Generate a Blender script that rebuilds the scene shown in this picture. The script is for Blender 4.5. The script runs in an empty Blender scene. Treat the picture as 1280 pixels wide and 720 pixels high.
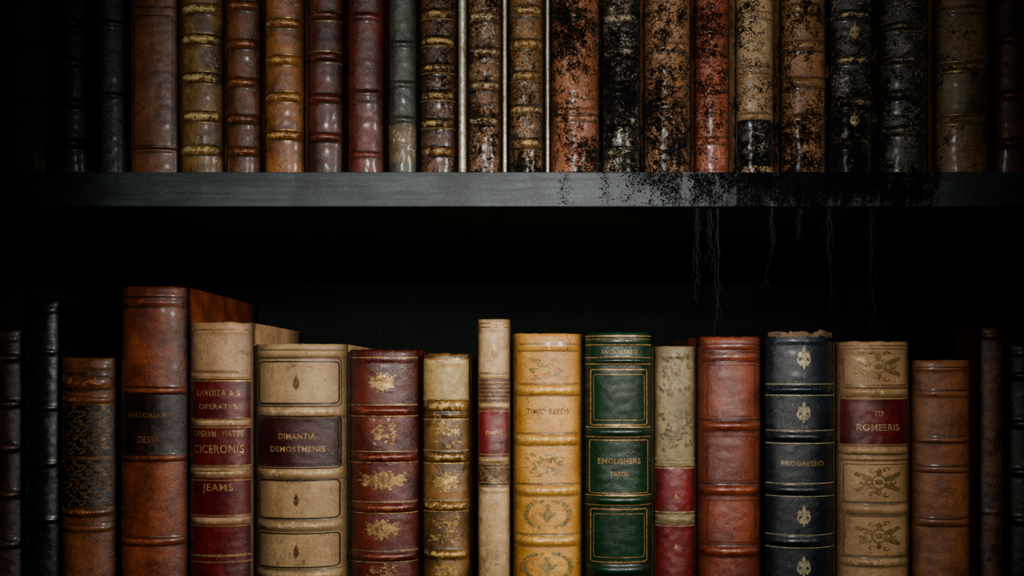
import bpy, math, random
from mathutils import Vector, noise
S=0.0006; CZ=1.3; D=1250.0; HY=465.0
SHELF_Z=246.0; LOW_Z=-335.0
scene=bpy.context.scene
def link(o): scene.collection.objects.link(o); return o
def lin(c,m=1.0):
    r=[]
    for v in c:
        v=v/255.0
        r.append(min(1,(v/12.92 if v<=0.04045 else ((v+0.055)/1.055)**2.4)*m))
    return (r[0],r[1],r[2],1.0)
def rich(c):
    a=lin(c); return tuple(min(1,(x**1.16)*1.05) for x in a[:3])+(1.0,)

# ------------------------------------------------------------ materials
class NT:
    def __init__(s,name):
        s.m=bpy.data.materials.new(name); s.m.use_nodes=True
        s.t=s.m.node_tree; s.b=s.t.nodes['Principled BSDF']
        s.tc=s.t.nodes.new('ShaderNodeTexCoord')
    def n(s,k): return s.t.nodes.new(k)
    def l(s,a,b): s.t.links.new(a,b)
    def mapping(s,seed,sc=(1,1,1)):
        mp=s.n('ShaderNodeMapping'); rr=random.Random(seed)
        mp.inputs['Scale'].default_value=[v/S for v in sc]
        mp.inputs['Location'].default_value=[rr.uniform(-500,500) for _ in range(3)]
        s.l(s.tc.outputs['Object'],mp.inputs['Vector']); return mp.outputs[0]
    def noise(s,vec,scale,detail=5,rough=.6,dist=0):
        t=s.n('ShaderNodeTexNoise'); t.inputs['Scale'].default_value=scale
        t.inputs['Detail'].default_value=detail; t.inputs['Roughness'].default_value=rough
        t.inputs['Distortion'].default_value=dist
        s.l(vec,t.inputs['Vector']); return t.outputs[0]
    def mr(s,src,a,b,c=0,d=1):
        t=s.n('ShaderNodeMapRange'); t.inputs[1].default_value=a; t.inputs[2].default_value=b
        t.inputs[3].default_value=c; t.inputs[4].default_value=d
        s.l(src,t.inputs[0]); return t.outputs[0]
    def math(s,op,a,b):
        t=s.n('ShaderNodeMath'); t.operation=op
        for i,v in enumerate((a,b)):
            if isinstance(v,(int,float)): t.inputs[i].default_value=v
            else: s.l(v,t.inputs[i])
        return t.outputs[0]
    def mix(s,f,a,b,mode='MIX'):
        t=s.n('ShaderNodeMixRGB'); t.blend_type=mode
        for k,v in (('Fac',f),('Color1',a),('Color2',b)):
            if isinstance(v,(int,float)): t.inputs[k].default_value=v
            elif isinstance(v,tuple): t.inputs[k].default_value=v
            else: s.l(v,t.inputs[k])
        return t.outputs[0]
    def attr(s,name):
        t=s.n('ShaderNodeAttribute'); t.attribute_name=name; return t.outputs['Fac']
    def bump(s,h,dist,strength=1.0,prev=None):
        t=s.n('ShaderNodeBump'); t.inputs['Distance'].default_value=dist*S
        t.inputs['Strength'].default_value=strength; s.l(h,t.inputs['Height'])
        if prev: s.l(prev,t.inputs['Normal'])
        return t.outputs[0]

def leather(name,base,seed=0,dark=None,wearc=None,wear=.3,mold=0.,rough=.3,grain=.6,streak=.5,fleck=0.,coat=.35,metal=0.,spec=.55):
    q=NT(name); v=q.mapping(seed)
    base_l=rich(base); dark_l=rich(dark) if dark else rich([c*.5 for c in base])
    wc=rich(wearc) if wearc else rich([min(255,c*1.3+10) for c in base])
    c=q.mix(q.mr(q.noise(v,.022,6,.65),.40,.62),dark_l,base_l)
    fine=q.noise(v,.42,5,.7)
    c=q.mix(q.mr(fine,.35,.7,.7,0),c,q.mix(1.0,c,(.45,.4,.36,1),'MULTIPLY'))
    crest=q.attr('crest'); grime_shade=q.attr('grime_shade')
    wn=q.math('ADD',q.noise(v,.13,9,.78),q.math('MULTIPLY',crest,.12))
    c=q.mix(q.math('MULTIPLY',q.mr(wn,.68-.16*wear,.75-.16*wear),.8),c,wc)
    sc=q.noise(v,.075,9,.8)
    c=q.mix(q.mr(sc,.56,.64,0,.75),c,q.mix(1.0,c,(.2,.17,.15,1),'MULTIPLY'))
    if streak>0:
        v2=q.mapping(seed+5,(.6,.6,.03))
        st=q.noise(v2,.6,6,.7)
        c=q.mix(q.mr(st,.56,.68,0,streak),c,q.mix(1.0,c,(.38,.33,.3,1),'MULTIPLY'))
    if fleck>0:
        fn=q.math('ADD',q.noise(v,.5,4,.7),q.math('MULTIPLY',q.noise(v,.04,4,.6),.6))
        c=q.mix(q.mr(fn,.95-.1*fleck,.98-.1*fleck,0,.8),c,lin((210,190,155)))
    c=q.mix(q.mr(grime_shade,0,1,0,.95),c,q.mix(1.0,c,(.05,.04,.03,1),'MULTIPLY'))  # grime plus painted occlusion shade in band creases, joints and spine edges
    ro=q.mr(fine,.3,.7,rough-.1,rough+.16)
    h=q.math('ADD',q.math('MULTIPLY',fine,.6),sc)
    if mold>0:
        f1=q.noise(v,.40,6,.82,.8); f2=q.noise(v,.06,7,.76,.5); f3=q.noise(v,.011,3,.5)
        mn=q.math('ADD',q.math('ADD',f1,q.math('MULTIPLY',f2,.75)),q.math('MULTIPLY',f3,.6))
        # heavier growth toward the foot of the spine, where it meets the shelf
        sp=q.n('ShaderNodeSeparateXYZ'); q.l(q.tc.outputs['Object'],sp.inputs[0])
        mn=q.math('ADD',mn,q.mr(sp.outputs[2],0,130*S,.045,-.01))
        th=1.297-.122*mold
        mk=q.mr(mn,th,th+.02)
        c=q.mix(q.mr(mn,th-.06,th+.02,0,.45),c,q.mix(1.0,c,(.3,.23,.17,1),'MULTIPLY'))
        c=q.mix(mk,c,(.002,.0018,.0016,1))
        h=q.math('ADD',h,q.math('MULTIPLY',q.mr(mn,th-.02,th+.2),1.2))
        grain=max(grain,.7)
        q.l(q.mr(mk,0,1,coat,.08),q.b.inputs['Coat Weight'])
        q.l(q.mr(mk,0,1,.55,.35),q.b.inputs['Specular IOR Level'])
    else:
        q.b.inputs['Coat Weight'].default_value=coat
        q.b.inputs['Specular IOR Level'].default_value=spec
    q.l(c,q.b.inputs['Base Color']); q.l(ro,q.b.inputs['Roughness'])
    q.b.inputs['Metallic'].default_value=metal
    q.b.inputs['Coat Roughness'].default_value=.2
    q.l(q.bump(h,1.5,grain),q.b.inputs['Normal'])
    return q.m
def gilt(name,col,seed,cover=.75,metal=.55):
    q=NT(name); v=q.mapping(seed)
    n1=q.noise(v,.14,9,.8)
    c=q.mix(q.mr(q.noise(v,.3,4,.6),.35,.7),lin([k*.55 for k in col]),lin(col))
    q.l(c,q.b.inputs['Base Color'])
    q.b.inputs['Metallic'].default_value=metal; q.b.inputs['Roughness'].default_value=.36
    t=.5+ (cover-.5)*.5
    q.l(q.mr(n1,t-.03,t+.08,1,0),q.b.inputs['Alpha'])
    q.l(q.bump(n1,.8,.4),q.b.inputs['Normal'])
    return q.m
def paper(name):
    q=NT(name); v=q.mapping(3,(1,.04,.04))
    n1=q.noise(v,1.2,4,.6)
    c=q.mix(q.mr(n1,.35,.65),lin((70,58,40)),lin((150,130,95)))
    q.l(c,q.b.inputs['Base Color']); q.b.inputs['Roughness'].default_value=.9
    q.l(q.bump(n1,1,.6),q.b.inputs['Normal']); return q.m
PAPER=paper('aged_paper')

# ------------------------------------------------------------ 2D ornament kit
def leaf(cx,cy,a,L,W,n=6):
    pts=[]
    for i in range(n+1):
        t=i/n; pts.append((t*L, W*max(0,math.sin(math.pi*t))**.8))
    for i in range(n-1,0,-1):
        t=i/n; pts.append((t*L,-W*max(0,math.sin(math.pi*t))**.8))
    ca,sa=math.cos(a),math.sin(a)
    return [[(cx+x*ca-y*sa, cy+x*sa+y*ca) for x,y in pts]]
def disc(cx,cy,r,n=10): return [[(cx+r*math.cos(6.2832*i/n),cy+r*math.sin(6.2832*i/n)) for i in range(n)]]
def stroke(pts,w):
    out=[]; L=[];R=[]
    for i,p in enumerate(pts):
        a=pts[max(0,i-1)]; b=pts[min(len(pts)-1,i+1)]
        dx,dy=b[0]-a[0],b[1]-a[1]; m=math.hypot(dx,dy) or 1
        L.append((p[0]-dy/m*w,p[1]+dx/m*w)); R.append((p[0]+dy/m*w,p[1]-dx/m*w))
    for i in range(len(pts)-1): out.append([L[i],L[i+1],R[i+1],R[i]])
    return out
def spiral(cx,cy,r,a0,turn,w,n=14):
    return stroke([(cx+r*(1-.75*i/n)*math.cos(a0+turn*i/n),cy+r*(1-.75*i/n)*math.sin(a0+turn*i/n)) for i in range(n+1)],w)
def ornament(kind,rs):
    P=[]
    if kind=='floral':
        P+=disc(0,0,.2)
        for k in range(8):
            a=k*math.pi/4+rs.uniform(-.15,.15); L=(.75 if k%2==0 else .6)*rs.uniform(.85,1.1)
            P+=leaf(.1*math.cos(a),.1*math.sin(a),a,L,.14)
            P+=leaf(.4*math.cos(a+.3),.4*math.sin(a+.3),a+.7,.3,.07)
        for sx in(-1,1):
            for sy in(-1,1):
                P+=spiral(sx*.62,sy*.35,.28,0 if sx<0 else math.pi,sx*sy*5,.05)
                P+=leaf(sx*.3,sy*.1,math.atan2(sy*.7,sx),.55,.1)
            P+=leaf(sx*.2,0,0 if sx>0 else math.pi,.8,.12)
            P+=disc(sx*.3,.72,.08)+disc(sx*.3,-.72,.08)+disc(sx*.85,.55,.06)
    elif kind=='fleur':
        P+=leaf(0,-.1,math.pi/2,1.05,.22)+leaf(0,-.1,math.pi/2+.75,.8,.18)+leaf(0,-.1,math.pi/2-.75,.8,.18)
        P+=leaf(0,0,-math.pi/2,1,.17)+disc(0,-.1,.24)
        for s in(-1,1):
            P+=spiral(s*.42,-.25,.32,math.pi/2,-s*5,.1)+leaf(0,-.3,-math.pi/2+s*.9,.65,.14)+disc(s*.55,.2,.14)+leaf(0,0,s*.25+(0 if s>0 else math.pi),.7,.1)
    elif kind=='crossed':
        for a in(.5,math.pi-.5,-.5,math.pi+.5):
            P+=stroke([(.15*math.cos(a),.15*math.sin(a)),(1.0*math.cos(a),1.0*math.sin(a))],.02)
            for k in range(6):
                r=.3+.13*k; L=.3-.025*k
                P+=leaf(r*math.cos(a),r*math.sin(a),a+.55,L,.06)+leaf(r*math.cos(a),r*math.sin(a),a-.55,L,.06)
        P+=disc(0,0,.17,12)+stroke([(.3*math.cos(6.2832*i/16),.42*math.sin(6.2832*i/16)) for i in range(17)],.035)
        P+=leaf(0,.35,math.pi/2,.5,.12)+leaf(0,-.35,-math.pi/2,.5,.12)
        for s in(-1,1): P+=spiral(s*.3,.75,.18,0,5*s,.035)+spiral(s*.3,-.75,.18,0,-5*s,.035)+spiral(s*.68,0,.2,math.pi/2,5*s,.035)
    elif kind=='garland':
        for sx in(-1,1):
            for k in range(9):
                a=-1.3+2.6*k/8; x=sx*(.25+.55*math.cos(a)); y=.62*math.sin(a)
                P+=leaf(x,y,(a+1.2) if sx>0 else math.pi-(a+1.2),.34,.09)
                P+=leaf(x,y,(a-.6) if sx>0 else math.pi-(a-.6),.26,.07)
        P+=leaf(0,-.5,math.pi/2,.9,.16)+leaf(0,-.2,.7,.5,.1)+leaf(0,-.2,math.pi-.7,.5,.1)+disc(0,.45,.13)
    elif kind=='foliage':
        for _ in range(34):
            x,y=rs.uniform(-.85,.85),rs.uniform(-.9,.9); a=rs.uniform(0,6.28)
            P+=leaf(x,y,a,rs.uniform(.2,.42),rs.uniform(.04,.09))
        for _ in range(10):
            P+=spiral(rs.uniform(-.7,.7),rs.uniform(-.8,.8),rs.uniform(.12,.25),rs.uniform(0,6),rs.choice((-5,5)),.03,10)
    elif kind=='scrollwork':
        for r in range(-2,3):
            for c in range(-3,4):
                x=c/3.3; y=r/2.4+(.2 if c%2 else 0)-.1
                P+=spiral(x,y,.17,(r+c)*1.57,5 if (r+c)%2 else -5,.03,9)
                P+=leaf(x,y,.78+(r+c)*1.57,.24,.05,4)+leaf(x,y,-2.3+(r+c)*1.57,.2,.05,4)
    return P

# ------------------------------------------------------------ book builder
def mesh_obj(name,verts,faces,mat,parent,smooth=True):
    me=bpy.data.meshes.new(name); me.from_pydata([(a*S,b*S,c*S) for a,b,c in verts],[],faces)
    me.materials.append(mat)
    if smooth: me.polygons.foreach_set('use_smooth',[True]*len(me.polygons))
    me.update()
    o=bpy.data.objects.new(name,me); link(o)
    if parent: o.parent=parent
    return o

def make_book(sp,idx,row):
    zbase=LOW_Z if row=='low' else SHELF_Z
    x0,x1,top=sp['x'][0],sp['x'][1],sp['top']
    yoff=sp.get('y',0); d=sp.get('d',275)
    seed=idx*17+(0 if row=='low' else 1000)
    rs=random.Random(seed)
    b=sp.get('round',.27)*(x1-x0)
    k=(D+yoff)/D; kk=(D+yoff-b*.8)/D
    cxp=(x0+x1)/2; cx=(cxp-640)*k; w=(x1-x0)*k-.8
    h=(HY-top)*kk-zbase
    zl=lambda py:(HY-py)*kk-zbase
    bands=[(zl(e[0]),e[1],e[2]) if isinstance(e,tuple) else (zl(e),sp.get('bh',5.8),sp.get('ba',5)) for e in sp.get('bands',[])]
    def relief(z):
        r=0
        for zc,hf,am in bands:
            q=abs(z-zc)/hf
            if q<1: r=max(r,am*(.5+.5*math.cos(math.pi*q))**.55)
        return r
    rag=sp.get('rag',.5)
    def surf(u,z,off=0):
        t=max(-1,min(1,2*u/w)); at=abs(t)
        base=-b*(max(0,1-at**2.1))**.6
        nz=noise.noise(Vector((u*.03+seed,z*.02,seed*.3)))*1.4+noise.noise(Vector((u*.12+seed,z*.12,9)))*.5
        e=h-z; roll=0
        if e<7: roll=-2.6*(1-max(0,e)/7)**2
        elif e<16: roll=1.4*math.sin(math.pi*(e-7)/9)
        ef=max(.12,1-at**5)
        r=(relief(z)+roll)*max(.3,1-at**8)+nz*ef+off
        nx=t*at*.55
        return (u+nx*(r if at<.97 else r*.3)*.6, base-r*max(.25,1-.6*at**4), z)
    def ztop(u,z):
        e=h-z
        if e<12:
            return z+(1-e/12)*rag*(noise.noise(Vector((u*.07+seed*3.1,5,2)))*2.2+noise.noise(Vector((u*.3+seed,7,1)))*1.0) 
        return z
    root=bpy.data.objects.new('antique_book',None); root.empty_display_size=.03
    root.location=(cx*S,yoff*S,CZ+zbase*S); link(root)
    root['label']=sp['label']; root['category']='book'
    root['group']='antique books on the lower shelf' if row=='low' else 'antique books on the upper shelf'
    step=1.8
    n=int(h/step); zs=[h*i/n for i in range(n+1)]
    N=26; ts=[math.sin(math.pi/2*(-1+2*i/N)*.985) for i in range(N+1)]
    hw=w/2; th=3.2 if w>20 else 1.2
    jd=min(1.8,w*.04)
    V=[];F=[];crest=[];grime_shade=[]
    side_r=[(hw,d,0),(hw,d*.66,0),(hw,d*.33,0),(hw,11,0),(hw-jd,6,1),(hw-jd*.7,2,1)]
    M=len(side_r)*2+len(ts)
    for z in zs:
        for (xx,yy,g) in side_r: V.append((xx,yy,z)); crest.append(0); grime_shade.append(g)
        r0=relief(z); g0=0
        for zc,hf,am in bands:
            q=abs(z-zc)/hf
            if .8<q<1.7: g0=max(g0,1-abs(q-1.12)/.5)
        for t in reversed(ts):
            p=surf(t*hw,z); V.append((p[0],p[1],ztop(t*hw,z)))
            crest.append(r0/4*(1-abs(t)**4)); grime_shade.append(max(g0*.95,abs(t)**5*.98) if w>12 else 0)
        for (xx,yy,g) in reversed(side_r): V.append((-xx,yy,z)); crest.append(0); grime_shade.append(g)
    nr=len(zs)
    for i in range(nr-1):
        for j in range(M-1):
            a=i*M+j; F.append((a,a+1,a+1+M,a+M))
    inner=len(V)
    for z in (0,h):
        for (xx,yy,g) in side_r: V.append((hw-th,yy,z)); crest.append(0); grime_shade.append(0)
        for t in reversed(ts):
            V.append((t*(hw-th),-b*(max(0,1-abs(t)**2.1))**.6+3.5,ztop(t*hw,z))); crest.append(0); grime_shade.append(.5)
        for (xx,yy,g) in reversed(side_r): V.append((-(hw-th),yy,z)); crest.append(0); grime_shade.append(0)
    for j in range(M-1):
        a=inner+j
        F.append((a,a+M,a+M+1,a+1))
        F.append((j,a,a+1,j+1))
        tpi=(nr-1)*M+j
        F.append((tpi,tpi+1,inner+M+j+1,inner+M+j))
    F.append(tuple([inner,]+[i*M for i in range(nr)]+[inner+M]))
    F.append(tuple([inner+2*M-1]+[i*M+M-1 for i in range(nr-1,-1,-1)]+[inner+M-1]))
    mat=leather('leather_binding',seed=seed,**sp['mat'])
    cov=mesh_obj('cover',V,F,mat,root)
    for nm,arr in (('crest',crest),('grime_shade',grime_shade)):
        at=cov.data.attributes.new(nm,'FLOAT','POINT'); at.data.foreach_set('value',arr)
    pw=hw-th-.2; sec=[(-pw,3),(pw,3),(pw,d-8)]
    for i in range(1,8):
        t=1-2*i/8; sec.append((t*pw,d-8-10*(1-t*t)))
    sec.append((-pw,d-8)); n=len(sec)
    V=[(a,c,4) for a,c in sec]+[(a,c,h-6) for a,c in sec]
    F=[tuple(reversed(range(n))),tuple(range(n,2*n))]+[(i,(i+1)%n,(i+1)%n+n,i+n) for i in range(n)]
    pg=mesh_obj('page_block',V,F,PAPER,root,False); pg['label']='aged cream page block'
    lim=hw*.95
    def patch(u0,u1,z0,z1,off,V,F,nu=20,nz=None):
        nz=nz or max(1,int(abs(z1-z0)/1.8)); s0=len(V)
        for i in range(nz+1):
            for j in range(nu+1):
                V.append(surf(u0+(u1-u0)*j/nu,z0+(z1-z0)*i/nz,off))
        for i in range(nz):
            for j in range(nu):
                a=s0+i*(nu+1)+j; F.append((a,a+1,a+nu+2,a+nu+1))
    for lb in sp.get('labels',[]):
        V=[];F=[]
        ins=lb.get('ins',.94)
        patch(-hw*ins,hw*ins,zl(lb['y'][1]),zl(lb['y'][0]),.55,V,F,nu=26)
        if lb.get('torn'):
            V=[(a,bb,c-(0 if i>=27 else abs(noise.noise(Vector((a*.15,3,1))))*7)) for i,(a,bb,c) in enumerate(V)]
            V=[(a,bb,ztop(a,c)+.3) for a,bb,c in V]
        pm=leather('label_leather',seed=seed+int(lb['y'][0]),**lb['mat'])
        o=mesh_obj(lb.get('name','title_label'),V,F,pm,root); o['label']=lb['label']
        gr=[max(0,abs(2*v.co.x/S/w)**6*.9) for v in o.data.vertices]  # grime and painted shade deepen where the label curves away at its sides
        at=o.data.attributes.new('grime_shade','FLOAT','POINT'); at.data.foreach_set('value',gr)
    gm=gilt('gilt',sp.get('gold',(190,150,85)),seed,sp.get('gcov',.75),sp.get('metal',.55))
    om=gilt('gilt',sp['ocol'],seed+2,sp.get('ocov',.75),sp.get('ometal',.3)) if sp.get('ocol') else gm
    off=.95
    for e in sp.get('lines',[]):
        py,tk=(e if isinstance(e,tuple) else (e,.7)); V=[];F=[]
        patch(-lim,lim,zl(py)-tk,zl(py)+tk,off,V,F,nz=1)
        mesh_obj('tooled_line',V,F,gm,root)
    for (fx,fy0,fy1,tk) in sp.get('frames',[]):
        V=[];F=[]; u=hw*fx; za,zb=zl(fy1),zl(fy0); R=sp.get('frad',2.5)
        pts=[]
        for (ccx,ccz,a0) in ((u-R,zb-R,0),(-u+R,zb-R,90),(-u+R,za+R,180),(u-R,za+R,270)):
            for i in range(6):
                a=math.radians(a0+90*i/5); pts.append((ccx+R*math.cos(a),ccz+R*math.sin(a)))
        pts.append(pts[0]); fine=[]
        for i in range(len(pts)-1):
            a,c=pts[i],pts[i+1]; m=max(1,int(math.hypot(a[0]-c[0],a[1]-c[1])/2.5))
            for j in range(m): fine.append((a[0]+(c[0]-a[0])*j/m,a[1]+(c[1]-a[1])*j/m))
        n=len(fine)
        for i,p in enumerate(fine):
            a=fine[i-1]; c=fine[(i+1)%n]; dx,dz=c[0]-a[0],c[1]-a[1]; m=math.hypot(dx,dz) or 1
            V.append(surf(p[0]-dz/m*tk,p[1]+dx/m*tk,off)); V.append(surf(p[0]+dz/m*tk,p[1]-dx/m*tk,off))
        for i in range(n):
            a=2*i; c=2*((i+1)%n); F.append((a,c,c+1,a+1))
        mesh_obj('tooled_frame',V,F,gm,root)
    for (kd,py,ow,oh) in sp.get('orn',[]):
        V=[];F=[]
        for poly in ornament(kd,rs):
            s0=len(V)
            for (px,pyy) in poly: V.append(surf(px*ow,zl(py)+pyy*oh,off+.15))
            F.append(tuple(range(s0,s0+len(poly))))
        mesh_obj('tooled_ornament',V,F,om,root)
    if sp.get('text'):
        tm=gilt('gilt_letters',sp.get('tcol',(215,175,110)),seed+3,.78,.25)
        for (txt,py,ht,mw) in sp['text']:
            ht*=.9; mw*=.9
            V=[];F=[]
            cu=bpy.data.curves.new('t','FONT'); cu.body=txt; cu.align_x='CENTER'; cu.align_y='CENTER'; cu.size=1; cu.resolution_u=3
            cu.space_character=1.08; cu.offset=.006
            ob=bpy.data.objects.new('t',cu); link(ob)
            bpy.context.view_layer.update()
            me=bpy.data.meshes.new_from_object(ob.evaluated_get(bpy.context.evaluated_depsgraph_get()))
            xs=[v.co.x for v in me.vertices]; ys=[v.co.y for v in me.vertices]
            wx=max(xs)-min(xs); hy=max(ys)-min(ys); mx=(max(xs)+min(xs))/2; my=(max(ys)+min(ys))/2
            sy=ht/hy; sx=min(mw/wx, sy*1.05)
            for v in me.vertices: V.append(surf((v.co.x-mx)*sx,zl(py)+(v.co.y-my)*sy,1.25))
            for p in me.polygons: F.append(tuple(p.vertices))
            bpy.data.objects.remove(ob); bpy.data.curves.remove(cu); bpy.data.meshes.remove(me)
            o=mesh_obj('lettering',V,F,tm,root,False); o['label']='small gilt lettering reading '+txt.lower()
    return root

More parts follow.
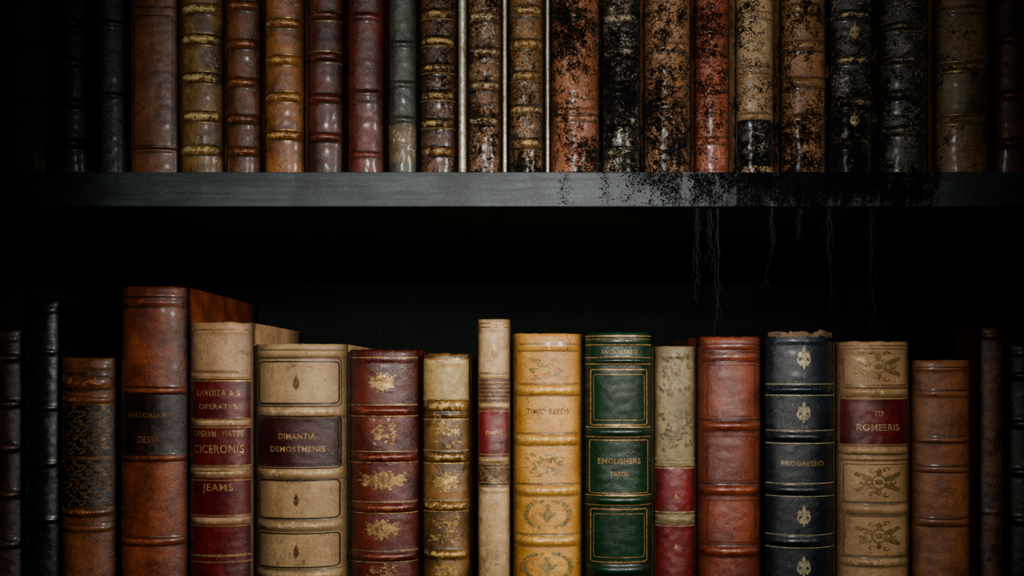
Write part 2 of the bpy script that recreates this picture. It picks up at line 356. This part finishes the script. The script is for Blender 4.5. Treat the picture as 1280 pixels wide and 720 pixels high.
def M(base,**k): d=dict(base=base); d.update(k); return d
RED=M((130,22,24),dark=(88,12,15),wearc=(150,60,40),wear=.12,rough=.34,grain=.4,streak=.3,coat=.2)
GRN=M((6,54,30),dark=(4,42,23),wearc=(20,80,46),wear=.0,rough=.36,grain=.35,coat=.05,streak=.2,spec=.25)
low=[
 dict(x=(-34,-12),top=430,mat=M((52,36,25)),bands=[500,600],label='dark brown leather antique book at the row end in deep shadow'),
 dict(x=(-10,28),top=412,mat=M((84,52,34),wear=.3),bands=[448,505,560,618,680],label='very dark brown leather book with raised bands'),
 dict(x=(32,76),top=376,mat=M((20,30,44),wear=.05,grain=.3),bands=[(440,4,2),(510,4,2),(580,4,2),(650,4,2)],d=260,label='tall black-navy leather book with visible side board'),
 dict(x=(78,146),top=447,mat=M((162,100,54),dark=(104,60,32),wear=.35),bands=[(478,9,4),(500,4,3),(640,5,3.5),(660,4,2.5)],
   labels=[dict(y=(506,570),mat=M((44,30,20),coat=.1),name='tooled_panel',label='dark tooled leather panel'),dict(y=(574,634),mat=M((40,26,18),coat=.1),name='tooled_panel',label='dark tooled leather panel')],
   orn=[('scrollwork',538,28,27),('scrollwork',604,28,26)],ocol=(124,90,54),ocov=.95,lines=[470,486,506,571,634],gold=(130,94,50),label='brown leather book with dark scroll-tooled spine panels'),
 dict(x=(151,237),top=358,mat=M((168,90,48),dark=(110,54,30),wearc=(205,122,70),wear=.35,rough=.3),bands=[(378,5,2),(488,4,3),(572,4,3),(676,5,3)],d=340,
   labels=[dict(y=(491,569),mat=M((62,34,25),coat=.15),label='dark brown title label')],lines=[(371,.5),(384,.5),484,576,(672,.5),(681,.5)],gold=(100,50,24),
   text=[('HISTORIAR ·',519,7,58),('DESSR',549,9,30)],tcol=(160,110,64),label='tallest reddish-brown leather book with dark title label and gilt lettering'),
 dict(x=(238,318),top=403,mat=M((216,178,138),dark=(190,148,108),wearc=(238,216,176),wear=.4,rough=.42,coat=.1,streak=.3),bands=[(470,5,3),(528,5,3),(590,6,4),(650,5,3)],y=-4,d=290,
   labels=[dict(y=(474,525),mat=RED,label='red leather label'),dict(y=(532,583),mat=RED,label='red leather title label'),dict(y=(597,646),mat=RED,label='red leather volume label'),dict(y=(655,790),mat=RED,name='leather_panel',label='red leather panel')],
   lines=[(476,.9),(524,.9),(534,.8),(582,.9),(588,.8),(600,.8),(644,.8),(657,.8),(694,1.4),(702,.7),412,465],gold=(205,160,95),
   text=[('LAVDITA & S',491,8,58),('OPERATVS',508,7,52),('OPERVM · NATTE',542,8,68),('CICERONIS',561,11,68),('JEAMS',610,13,46)],tcol=(205,160,100),label='tan cloth book with red labels and gilt lines in a row'),
 dict(x=(320,435),top=430,mat=M((206,176,130),dark=(180,146,104),wearc=(230,208,164),wear=.35,rough=.42,streak=.35,coat=.15),bands=[(514,7,4.5),(591,7,4.5),(656,6,4.5),(718,6,4),(442,4,1.5)],d=255,
   labels=[dict(y=(522,583),mat=M((84,26,26),dark=(58,14,15),wear=.1,coat=.12),label='dark maroon title label',ins=.9)],frad=5,
   frames=[(.86,452,504,.75),(.90,448,508,.4),(.87,600,647,.75),(.87,666,708,.75),(.84,526,579,.6),(.90,520,585,.5)],gold=(52,34,20),metal=.0,gcov=1.1,
   orn=[('fleur',478,5,10),('fleur',624,4,9),('fleur',688,4,9)],ocol=(120,82,48),ocov=.95,ometal=.1,text=[('DIMANTIA',545,8,50),('DEMOSTHENIS',561,7.5,74)],tcol=(205,165,108),label='wide beige vellum book with maroon title label and ruled panels'),
 dict(x=(437,525),top=437,mat=M((116,46,32),dark=(74,24,18),wearc=(165,90,58),wear=.3,rough=.25),bands=[513,571,634,695],rag=.9,
   orn=[('floral',478,18,15),('foliage',538,19,17),('floral',600,32,15),('floral',661,23,15),('foliage',714,20,11)],lines=[(506,.5),(520,.5),(564,.5),(578,.5),(627,.5),(641,.5),(688,.5),(702,.5),(447,.6)],
   gold=(214,168,104),gcov=.56,metal=.4,label='deep maroon leather book with gilt floral ornaments between raised bands'),
 dict(x=(528,588),top=442,mat=M((142,104,48),dark=(84,58,28),wearc=(205,170,96),wear=.5,rough=.23),bands=[(507,8,4.5),(518,4,3),571,632,692],rag=1.2,
   labels=[dict(y=(450,498),mat=M((212,190,132),dark=(172,144,90),wear=.4),label='pale yellow leather panel',name='leather_panel')],
   orn=[('foliage',541,19,18),('floral',602,17,16),('foliage',662,19,18),('floral',713,17,12)],lines=[(449,.8),(499,1),(524,.7),(563,.7),(579,.7),(625,.7),(639,.7)],gold=(208,168,98),gcov=.58,label='narrow ochre-brown book with cream top panel and gilt sprigs'),
 dict(x=(597,638),top=399,mat=M((206,174,130),dark=(168,134,92),wear=.35,rough=.38,coat=.2),bands=[(470,3,2),(507,3,2),(575,3,2),(612,3,2)],y=-6,
   labels=[dict(y=(474,504),mat=M((120,74,40)),name='leather_panel',label='brown ruled leather panel'),dict(y=(511,571),mat=RED,label='red title label'),dict(y=(579,608),mat=M((78,42,28)),name='tooled_panel',label='dark brown tooled panel')],
   lines=[404,409,466,478,483,488,493,498,503,514,568,580,584,603,607],orn=[('scrollwork',594,16,8),('fleur',438,4,10)],text=[('TEMPVS',541,5,24)],gold=(175,135,80),label='slim tall cream vellum book with red label'),
 dict(x=(641,727),top=417,mat=M((216,166,76),dark=(186,132,50),wearc=(236,202,126),wear=.4,rough=.28,streak=.45),bands=[(434,4,1.8),(487,6,4.5),(549,6,4.5),(612,6,4.5),(675,6,4.5)],
   orn=[('garland',642,30,22),('garland',707,32,22),('foliage',460,28,16),('foliage',580,26,16)],ocol=(156,136,82),ometal=.2,ocov=.5,lines=[(430,.5),(438,.5),(479,.5),(495,.5),(541,.5),(557,.5),(604,.5),(620,.5),(667,.5),(683,.5)],gold=(160,112,56),metal=.2,gcov=.6,
   text=[('TIMID REEDS',514,8,58),('TOM I',576,6,20)],tcol=(130,76,32),label='golden ochre leather book with faded garland ornaments'),
 dict(x=(729,815),top=415,mat=M((8,60,34),dark=(6,44,25),wearc=(24,80,50),wear=.05,rough=.28,grain=.4,coat=.25,spec=.4),bands=[(451,4,3),(540,6,3.5),(625,6,3.5),(712,6,3.5)],rag=.6,
   labels=[dict(y=(466,527),mat=GRN,ins=.76,name='inlaid_panel',label='dark green inlaid panel'),dict(y=(640,698),mat=GRN,ins=.76,name='inlaid_panel',label='dark green inlaid panel')],
   frames=[(.81,462,531,.8),(.81,636,702,.8),(.84,550,616,.6),(.73,468,525,.4),(.73,642,696,.4)],lines=[(420,.7),(424,.5),(431,.8),(447,.6),(455,.8),(534,.6),(546,.7),(619,.6),(631,.7)],gold=(184,140,80),gcov=.92,
   text=[('ENCICOTREO',440,5.5,48),('ENGLISHERS',576,7.5,58),('TREOL',592,6,26)],tcol=(170,136,84),label='dark green leather book with gilt frames and title'),
 dict(x=(817,869),top=433,mat=M((166,150,110),dark=(126,112,78),wearc=(205,190,145),wear=.3,rough=.38,grain=.9,coat=.15),bands=[(578,3,2),(648,5,3)],y=5,
   labels=[dict(y=(583,642),mat=RED,label='red leather volume label'),dict(y=(655,790),mat=RED,name='leather_panel',label='red leather panel')],
   orn=[('foliage',468,23,30),('foliage',538,22,26)],ocol=(116,102,66),ometal=.1,ocov=.6,lines=[(574,.8),(581,1.2),(585,.6),(640,.8),(645,.6),(652,1),(657,.6)],text=[('&',620,6,6),('&',682,6,6)],gold=(170,150,100),metal=.2,gcov=.7,label='grey-olive embossed book with red labels'),
 dict(x=(871,951),top=421,mat=M((150,76,46),dark=(110,50,30),wearc=(190,110,70),wear=.25,rough=.25),bands=[(446,5,1.8),(532,6,4.5),(612,6,4.5),(688,6,4.5)],
   frames=[(.74,456,520,.45),(.74,545,600,.45),(.74,625,677,.45)],lines=[(430,.5),(436,.5),(440,.5),(452,.5),(524,.5),(540,.5),(604,.5),(620,.5),(680,.5),(696,.5)],gold=(86,32,20),metal=.1,gcov=.8,label='reddish-brown leather book with raised bands and blind tooling'),
 dict(x=(953,1042),top=415,mat=M((22,42,52),dark=(14,28,36),wearc=(110,110,98),wear=.05,rough=.26,grain=.6),bands=[(487,5,3.5),(546,6,3.5),(612,6,3.5),(676,6,3.5)],rag=2,
   labels=[dict(y=(415,420),mat=M((150,122,86),dark=(96,76,52),wear=.5,coat=0,rough=.7),name='frayed_headcap',label='worn frayed tan headcap edge',ins=.9,torn=True)],
   orn=[('fleur',447,11,15),('fleur',515,11,14),('fleur',644,11,14),('fleur',707,11,14)],lines=[(480,.5),(494,.5),(538,.5),(554,.6),(604,.6),(620,.5),(668,.5),(684,.5)],gold=(195,180,142),gcov=.88,metal=.2,
   text=[('PROGRESSIO',579,7,58)],tcol=(185,155,105),label='blue-black leather book with silvery crests and ragged head'),
 dict(x=(1044,1135),top=427,y=3,mat=M((208,174,128),dark=(178,140,98),wearc=(232,206,162),wear=.35,rough=.4,streak=.35,coat=.15),bands=[(490,5,3),(563,5,3),(572,3,2),(636,6,3),(702,5,3)],
   labels=[dict(y=(499,555),mat=RED,label='red title label',ins=.93)],frames=[(.86,436,481,.5),(.86,580,627,.5),(.86,645,694,.5)],lines=[432,(485,.5),(496,1),(557,1),(567,.6)],
   orn=[('crossed',458,29,20),('crossed',602,29,20),('crossed',669,29,20)],ocov=.68,ometal=.35,ocol=(176,136,84),gold=(150,110,60),gcov=.8,metal=.3,text=[('TIP',517,8,14),('ROMEERIS',534,9,58)],tcol=(222,186,130),label='tan vellum book with red title label and crossed ornaments'),
 dict(x=(1138,1212),top=450,mat=M((178,114,68),dark=(128,78,46),wearc=(206,146,94),wear=.3,rough=.36),bands=[(492,4,2),(550,4,2),(586,4,2),(652,5,3)],y=2,lines=[(459,.5),(463,.5),(488,.5),(552,.5),(583,.6),(590,.6),(648,.6),(657,.6)],gold=(90,52,30),metal=.1,text=[('IN FOLIO',612,6,28)],tcol=(150,95,52),label='plain worn brown calf book'),
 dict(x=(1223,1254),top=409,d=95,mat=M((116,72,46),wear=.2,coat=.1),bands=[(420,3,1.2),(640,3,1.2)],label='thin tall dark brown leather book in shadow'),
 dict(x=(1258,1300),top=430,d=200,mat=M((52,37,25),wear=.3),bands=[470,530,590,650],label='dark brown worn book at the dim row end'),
]
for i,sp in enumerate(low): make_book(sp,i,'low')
VEL_GLINT=lambda: M((250,244,225),dark=(235,222,190),wear=.5,rough=.28,streak=.4,metal=.65,coat=1.0)  # near-white metallic vellum, imitates bright highlights along the spine edges
up=[
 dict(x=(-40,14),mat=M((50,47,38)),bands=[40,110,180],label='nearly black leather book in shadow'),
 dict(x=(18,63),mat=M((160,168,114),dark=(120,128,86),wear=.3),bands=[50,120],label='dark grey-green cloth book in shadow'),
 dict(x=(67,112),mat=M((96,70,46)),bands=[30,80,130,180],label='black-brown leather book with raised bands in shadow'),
 dict(x=(115,160),mat=M((34,42,52),wear=.1,rough=.25),bands=[(30,4,2),(120,4,2)],label='black-blue leather book with smooth sheen'),
 dict(x=(163,223),mat=M((166,108,66),dark=(124,78,46),wear=.2,streak=.7,grain=.35),bands=[(188,3,1.5)],lines=[(186,.7),(9,.6)],frames=[(.8,20,182,.5)],gold=(50,28,16),metal=.1,round=.12,label='flat brown leather book with worn streaked spine'),
 dict(x=(227,280),mat=M((176,136,74),dark=(104,76,40),wearc=(245,216,148),wear=.6,rough=.2,fleck=.1),bands=[12,50,98,146,188],bh=6,ba=5,lines=[42,58,90,106,138,154],gcov=.6,label='olive-gold leather book with shiny raised bands'),
 dict(x=(283,327),mat=M((146,90,48),dark=(88,52,30),wear=.35,rough=.27),bands=[8,56,104,150,190],ba=5,label='orange-brown leather book with raised bands'),
 dict(x=(331,381),mat=M((184,124,62),dark=(122,76,38),wearc=(228,180,104),wear=.45,rough=.25),bands=[30,76,122,170],ba=5,lines=[23,37,69,83,115,129,163,177],gcov=.5,label='golden-orange leather book with raised bands'),
 dict(x=(385,430),mat=M((112,56,38),dark=(66,32,22),wear=.3),bands=[20,72,124,172],lines=[14,27,65,79],gcov=.5,label='dark red-brown leather book'),
 dict(x=(434,481),mat=M((124,54,37),dark=(82,32,23),wear=.2,rough=.28),bands=[(22,5,3),(118,5,3),(124,5,2),(194,4,2)],round=.28,label='deep red leather book with worn surface'),
 dict(x=(485,522),mat=M((84,90,72),dark=(54,58,48),wear=.25),bands=[(56,4,2.5),(106,4,2.5),(150,4,2)],labels=[dict(y=(156,204),mat=M((128,110,72),wear=.6,fleck=.3),label='worn paper shelf label',name='shelf_label')],label='grey-green cloth book with worn paper label'),
 dict(x=(525,571),mat=M((128,88,52),dark=(76,52,30),wearc=(215,180,112),wear=.5,mold=.55,rough=.2),bands=[18,52,86,120,155,190],ba=5,lines=[24,58,92,126,161],gcov=.6,label='dark olive-brown book with many raised bands and mildew'),
 dict(x=(573,583),mat=VEL_GLINT(),bands=[],d=240,round=.5,y=-13,label='very thin cream vellum booklet between two books'),
 dict(x=(585,627),mat=M((164,118,76),dark=(104,72,46),wearc=(235,208,160),wear=.6,mold=.8,rough=.2,fleck=.35),bands=[22,66,108,152],ba=5,label='mottled brown book with black mildew spots'),
 dict(x=(628,634),mat=VEL_GLINT(),bands=[],d=240,round=.5,y=-13,label='paper-thin cream vellum booklet'),
 dict(x=(636,680),mat=M((160,118,66),dark=(104,72,40),wearc=(225,188,122),wear=.5,mold=.7,rough=.2,fleck=.2),bands=[14,56,96,138,180],ba=5,lines=[20,62,102,144],gcov=.5,label='brown-gold book with mildewed raised bands'),
 dict(x=(682,687),mat=VEL_GLINT(),bands=[],d=240,round=.5,y=-13,label='paper-thin cream vellum pamphlet'),
 dict(x=(688,750),mat=M((200,134,88),dark=(166,104,66),wearc=(236,204,166),wear=.45,mold=1.05,streak=.3,rough=.25,fleck=.15),bands=[(140,4,2.5),(148,4,2),(20,5,2)],label='wide tan-orange book heavily spotted with black mold'),
 dict(x=(752,800),mat=M((110,98,78),dark=(54,48,40),wearc=(228,212,178),wear=.6,mold=1.1,rough=.2,fleck=.6),bands=[24,66,110,152,190],ba=5,label='blackened book with cream worn flecks'),
 dict(x=(804,864),mat=M((194,144,98),dark=(158,112,74),wearc=(230,194,150),wear=.45,mold=1.0,rough=.25,fleck=.1),bands=[(60,5,2),(128,5,2)],label='tan calf book mottled with black mold'),
 dict(x=(868,912),mat=M((202,116,74),dark=(156,84,52),wearc=(232,176,134),wear=.45,mold=.9,rough=.24,fleck=.1),bands=[(40,4,2),(110,4,2),(176,4,2)],label='reddish-orange leather book with black mold patches'),
 dict(x=(919,967),mat=M((214,180,138),dark=(180,144,104),wear=.3,mold=.7,rough=.3),bands=[(20,4,2),(88,4,2),(146,4,3)],
   labels=[dict(y=(150,208),mat=M((34,28,24),wearc=(120,100,70),wear=.3,mold=1,fleck=.2),name='leather_panel',label='blackened leather panel')],lines=[92,96,142],label='tan book with black leather foot panel'),
 dict(x=(975,1032),mat=M((192,144,94),dark=(150,108,66),wearc=(222,180,122),wear=.4,mold=.9,rough=.26),bands=[12,58,104,150],ba=3.5,label='brown leather book speckled with black mold'),
 dict(x=(1036,1090),mat=M((70,62,50),dark=(36,34,28),wearc=(200,172,115),wear=.3,mold=.7,fleck=.35,rough=.25),bands=[20,76,128,180],orn=[('fleur',40,7,12),('fleur',150,7,10)],gold=(170,148,98),gcov=.7,label='black leather book with gilt crests and mildew'),
 dict(x=(1098,1160),mat=M((60,62,48),dark=(34,36,28),wearc=(140,128,84),wear=.2,mold=.6,fleck=.15,rough=.27),bands=[34,76,120,164],lines=[28,40,70,82],gcov=.45,label='dark green-black leather book with raised bands'),
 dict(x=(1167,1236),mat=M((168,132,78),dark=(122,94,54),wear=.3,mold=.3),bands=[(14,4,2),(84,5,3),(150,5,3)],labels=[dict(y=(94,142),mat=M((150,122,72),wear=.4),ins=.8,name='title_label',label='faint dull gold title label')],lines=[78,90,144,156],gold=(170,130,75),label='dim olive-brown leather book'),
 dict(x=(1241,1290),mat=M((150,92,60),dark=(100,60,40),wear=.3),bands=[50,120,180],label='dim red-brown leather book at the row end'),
]
rt=random.Random(4)
for i,sp in enumerate(up):
    sp['top']=-rt.randint(30,110) if sp['x'][1]-sp['x'][0]>12 else -30
    sp.setdefault('d',260)
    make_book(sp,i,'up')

# ------------------------------------------------------------ bookcase
def wood(name,col,seed,rough=.55,vertical=False,soot=False):
    q=NT(name); v=q.mapping(seed,(.02,1,.35) if not vertical else (.5,1,.02))
    n1=q.noise(v,.5,7,.65,.3); v2=q.mapping(seed+1); n2=q.noise(v2,.012,5,.6); n3=q.noise(v2,.3,5,.7)
    c=q.mix(q.mr(n1,.3,.7),lin([k*.5 for k in col]),lin(col))
    c=q.mix(q.mr(n2,.4,.62,0,.8),c,lin([k*.4 for k in col]))
    c=q.mix(q.mr(n3,.6,.72,0,.6),c,lin([min(255,k*1.5) for k in col]))
    if soot:
        v0=q.n('ShaderNodeMapping'); v0.inputs['Scale'].default_value=(1/S,1/S,1/S); q.l(q.tc.outputs['Object'],v0.inputs[0])
        sp=q.n('ShaderNodeSeparateXYZ'); q.l(v0.outputs[0],sp.inputs[0]); X=sp.outputs[0]; Z=sp.outputs[2]
        ramp=q.math('MINIMUM',q.mr(X,80,320),q.mr(X,560,490))
        vs=q.mapping(77,(1,1,.12)); sm=q.noise(vs,.10,7,.75); sb=q.noise(q.mapping(79),.035,5,.7); sf=q.noise(q.mapping(78),.35,7,.8)
        tot=q.math('ADD',q.math('ADD',q.math('MULTIPLY',ramp,.38),q.math('MULTIPLY',sm,.55)),q.math('MULTIPLY',q.mr(Z,-22,22),.08))
        tot=q.math('ADD',tot,q.math('ADD',q.math('MULTIPLY',sf,.6),q.math('MULTIPLY',sb,.6)))
        fac=q.math('MULTIPLY',q.mr(tot,1.10,1.24),q.mr(ramp,0,.15))
        c=q.mix(fac,c,(.002,.002,.002,1))
        q.l(q.mr(fac,0,1,.4,.03),q.b.inputs['Specular IOR Level'])
    q.l(c,q.b.inputs['Base Color']); q.l(q.mr(n3,.3,.7,rough-.1,rough+.1),q.b.inputs['Roughness'])
    q.l(q.bump(q.math('ADD',n1,q.math('MULTIPLY',n3,.4)),1.2,.6),q.b.inputs['Normal']); return q.m
def box(name,x0,x1,y0,y1,z0,z1,mat,parent=None,bev=1.5,under=None):
    import bmesh
    cx,cy,cz=(x0+x1)/2,(y0+y1)/2,(z0+z1)/2
    bm=bmesh.new(); bmesh.ops.create_cube(bm,size=1)
    for v in bm.verts: v.co=Vector((v.co.x*(x1-x0)*S,v.co.y*(y1-y0)*S,v.co.z*(z1-z0)*S))
    if bev: bmesh.ops.bevel(bm,geom=bm.edges[:],offset=bev*S,segments=3,affect='EDGES',profile=.6)
    me=bpy.data.meshes.new(name); bm.to_mesh(me); bm.free(); me.materials.append(mat)
    if under:
        me.materials.append(under)
        for p in me.polygons:
            if p.normal.z<-.99: p.material_index=1
    o=bpy.data.objects.new(name,me); link(o); o.parent=parent
    o.location=(cx*S,cy*S,cz*S+CZ); return o
FL=-CZ/S
bc=bpy.data.objects.new('bookcase',None); link(bc); bc.location=(0,0,0)
bc['label']='dark painted wooden bookcase with thick grey shelves holding antique books'; bc['category']='bookcase'
Wd=wood('painted_shelf_wood',(76,88,94),1,.5); Wk=wood('dark_case_wood',(16,22,20),5,vertical=True)
Ws=wood('sooty_shelf_wood',(76,88,94),1,.5,soot=True)
Wg=wood('green_underside_paint',(66,100,82),6,.6)
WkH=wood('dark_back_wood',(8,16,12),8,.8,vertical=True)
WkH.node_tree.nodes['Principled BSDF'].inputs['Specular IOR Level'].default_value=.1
HX=705
def cb(name,*a,**k): return box(name,*a,parent=bc,**k)
s1=cb('shelf_board',-HX,HX,-20,440,SHELF_Z-42.5,SHELF_Z,Ws,under=Wg)
s2=cb('shelf_board',-HX,HX,-20,440,LOW_Z-42.5,LOW_Z,Wd,under=Wg)
for z in (-900,-1500,FL+80): cb('shelf_board',-HX,HX,-20,440,z-42,z,Wd,under=Wg)
cb('top_board',-HX-30,HX+30,-26,446,SHELF_Z+440,SHELF_Z+484,Wk)
cb('side_panel',-HX-30,-HX,-22,442,FL,SHELF_Z+440,Wk); cb('side_panel',HX,HX+30,-22,442,FL,SHELF_Z+440,Wk)
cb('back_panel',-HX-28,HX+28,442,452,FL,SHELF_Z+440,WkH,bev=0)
wm=wood('wall_paint',(40,42,40),11); fm=wood('floor_wood',(50,38,28),12)
w=box('wall_back',-4000,4000,470,490,FL,2500,wm,bev=0); w['kind']='structure'
f=box('floor',-4000,4000,-4000,490,FL-20,FL,fm,bev=0); f['kind']='structure'

# ------------------------------------------------------------ mold on the shelf edge
q=NT('black_mold'); q.b.inputs['Base Color'].default_value=(.002,.002,.002,1); q.b.inputs['Roughness'].default_value=.7; q.b.inputs['Specular IOR Level'].default_value=.08
MOLD=q.m
rs=random.Random(11); V=[];F=[]
def blob(x,z,r,yf):
    n=6; s0=len(V); a0=rs.random()*6
    V.append((x,yf-.3*r-.3,z))
    for i in range(n):
        a=a0+6.2832*i/n; rr=r*rs.uniform(.4,1.35); V.append((x+rr*math.cos(a),yf+.3,z+rr*math.sin(a)))
    for i in range(n): F.append((s0,s0+1+i,s0+1+(i+1)%n))
yf=-20
cents=[(705,.06,5),(757,.08,5),(805,.6,18),(835,.8,22),(870,.9,24),(900,.9,22),(940,1,24),(985,1,26),(1015,.9,18),(1045,.9,18),(1080,1,24),(1112,1,22),(1145,.9,16)]
k=(D+yf)/D
for _ in range(46000):
    cxx,dn,sd=rs.choice(cents)
    if rs.random()>dn: continue
    px=rs.gauss(cxx,sd)
    if px>1170: continue
    dens=.5+.5*math.exp(-((px-1010)/130)**2)
    dep=abs(rs.gauss(0,17+22*dens)) 
    py=215+dep
    if dep>42: continue
    nn=noise.noise(Vector((px*.045,py*.03,1)))+.7*noise.noise(Vector((px*.17,py*.12,4)))+.6*noise.noise(Vector((px*.6,py*.5,8)))
    if nn+.12-dep*.008*(1.4-dens)+rs.uniform(-.2,.2)<0: continue
    x=(px-640)*k; z=(HY-py)*k
    if z>SHELF_Z-1.2 or z<SHELF_Z-41: continue
    blob(x,z,rs.choice([.35,.4,.5,.6,.7,.9,1.2,1.6]),yf)
for cxx,cnt in((705,150),(709,100),(757,180),(872,280),(898,280),(1035,280),(1090,320),(815,220),(930,260),(965,280),(850,220),(1060,260),(1120,260),(1150,220)):
    x=(cxx-640)*k
    for i in range(cnt):
        t=rs.random(); blob(x+rs.gauss(0,1.8)+3*math.sin(t*6+cxx),SHELF_Z-2-t*38,rs.uniform(.3,.95),yf)
o=mesh_obj('black_mold_growth',V,F,MOLD,None,False); o.location=(0,0,CZ)
o['kind']='stuff'; o['label']='black mold speckles spreading over the grey shelf edge'; o['category']='mold'
# hanging strands
q=NT('dusty_strand'); q.b.inputs['Base Color'].default_value=lin((36,41,41)); q.b.inputs['Roughness'].default_value=.9; q.b.inputs['Specular IOR Level'].default_value=.1
STR=q.m
def tube(pts,r0,r1,V,F):
    n=4; s0=len(V)
    for i,p in enumerate(pts):
        r=r0+(r1-r0)*i/(len(pts)-1)
        for j in range(n):
            a=6.2832*j/n; V.append((p[0]+r*math.cos(a),p[1]+r*math.sin(a),p[2]))
    for i in range(len(pts)-1):
        for j in range(n):
            a=s0+i*n+j; b=s0+i*n+(j+1)%n; F.append((a,b,b+n,a+n))
for (px,end) in((872,380),(898,418),(965,360),(1036,390),(1090,420),(888,340),(1000,305)):
    V=[];F=[]; yy=-12; kx=(D+yy)/D
    z0=SHELF_Z-42.5; z1=(HY-end)*kx; L=z0-z1
    for s in range(5):
        pts=[]; sd=rs.random()*50; n=40; LL=L*(1 if s==0 else rs.uniform(.35,.95)); xo=0 if s==0 else rs.uniform(-3,3)
        for i in range(n+1):
            t=i/n; pts.append((xo+14*t*noise.noise(Vector((t*2.5,sd,0)))+3*noise.noise(Vector((t*12,sd,3)))*min(1,t*5),3*noise.noise(Vector((t*4,sd,8)))*t,-LL*t+.6))
        tube(pts,.6 if s==0 else .3,.2,V,F)
        for _ in range(12):
            i=rs.randint(3,n-3); p=pts[i]; dx=rs.uniform(-5,5); dz=rs.uniform(-9,3)
            tube([p,(p[0]+dx*.6,p[1],p[2]+dz*.2),(p[0]+dx,p[1],p[2]+dz)],.2,.1,V,F)
    o=mesh_obj('hanging_mold_strand',V,F,STR,None); o.location=((px-640)*kx*S,yy*S,CZ+z0*S)
    o['label']='thin dusty mold strand hanging from the shelf underside'; o['category']='cobweb strand'; o['group']='strands under the shelf'

# ------------------------------------------------------------ lights
def spot(loc,tgt,e,size,rad,col=(1,1,1),blend=1):
    l=bpy.data.lights.new('spot','SPOT'); l.energy=e; l.spot_size=math.radians(size); l.spot_blend=blend; l.shadow_soft_size=rad; l.color=col
    o=bpy.data.objects.new('spot_light',l); link(o); o.location=loc
    o.rotation_euler=(Vector(tgt)-Vector(loc)).to_track_quat('-Z','Y').to_euler()
W=(1,.94,.84)
spot((.60,-.95,CZ+.31),(-.085,0,CZ-.065),57,28,.035,W)
spot((.03,-1.25,CZ+.40),(.12,0,CZ-.085),44,26.5,.035,W)
spot((-.04,-1.2,CZ+.26),(.02,0,CZ+.19),37,35,.025,(1,.96,.9))
wd=bpy.data.worlds.new('w'); scene.world=wd; wd.use_nodes=True
wd.node_tree.nodes['Background'].inputs[0].default_value=(.4,.7,.58,1); wd.node_tree.nodes['Background'].inputs[1].default_value=.011
cam=bpy.data.cameras.new('camera'); co=bpy.data.objects.new('camera',cam); link(co)
co.location=(0,-D*S,CZ); co.rotation_euler=(math.pi/2,0,0)
cam.sensor_width=36; cam.lens=36*D/1280; cam.shift_y=(HY-360)/1280; cam.clip_start=.01
scene.camera=co
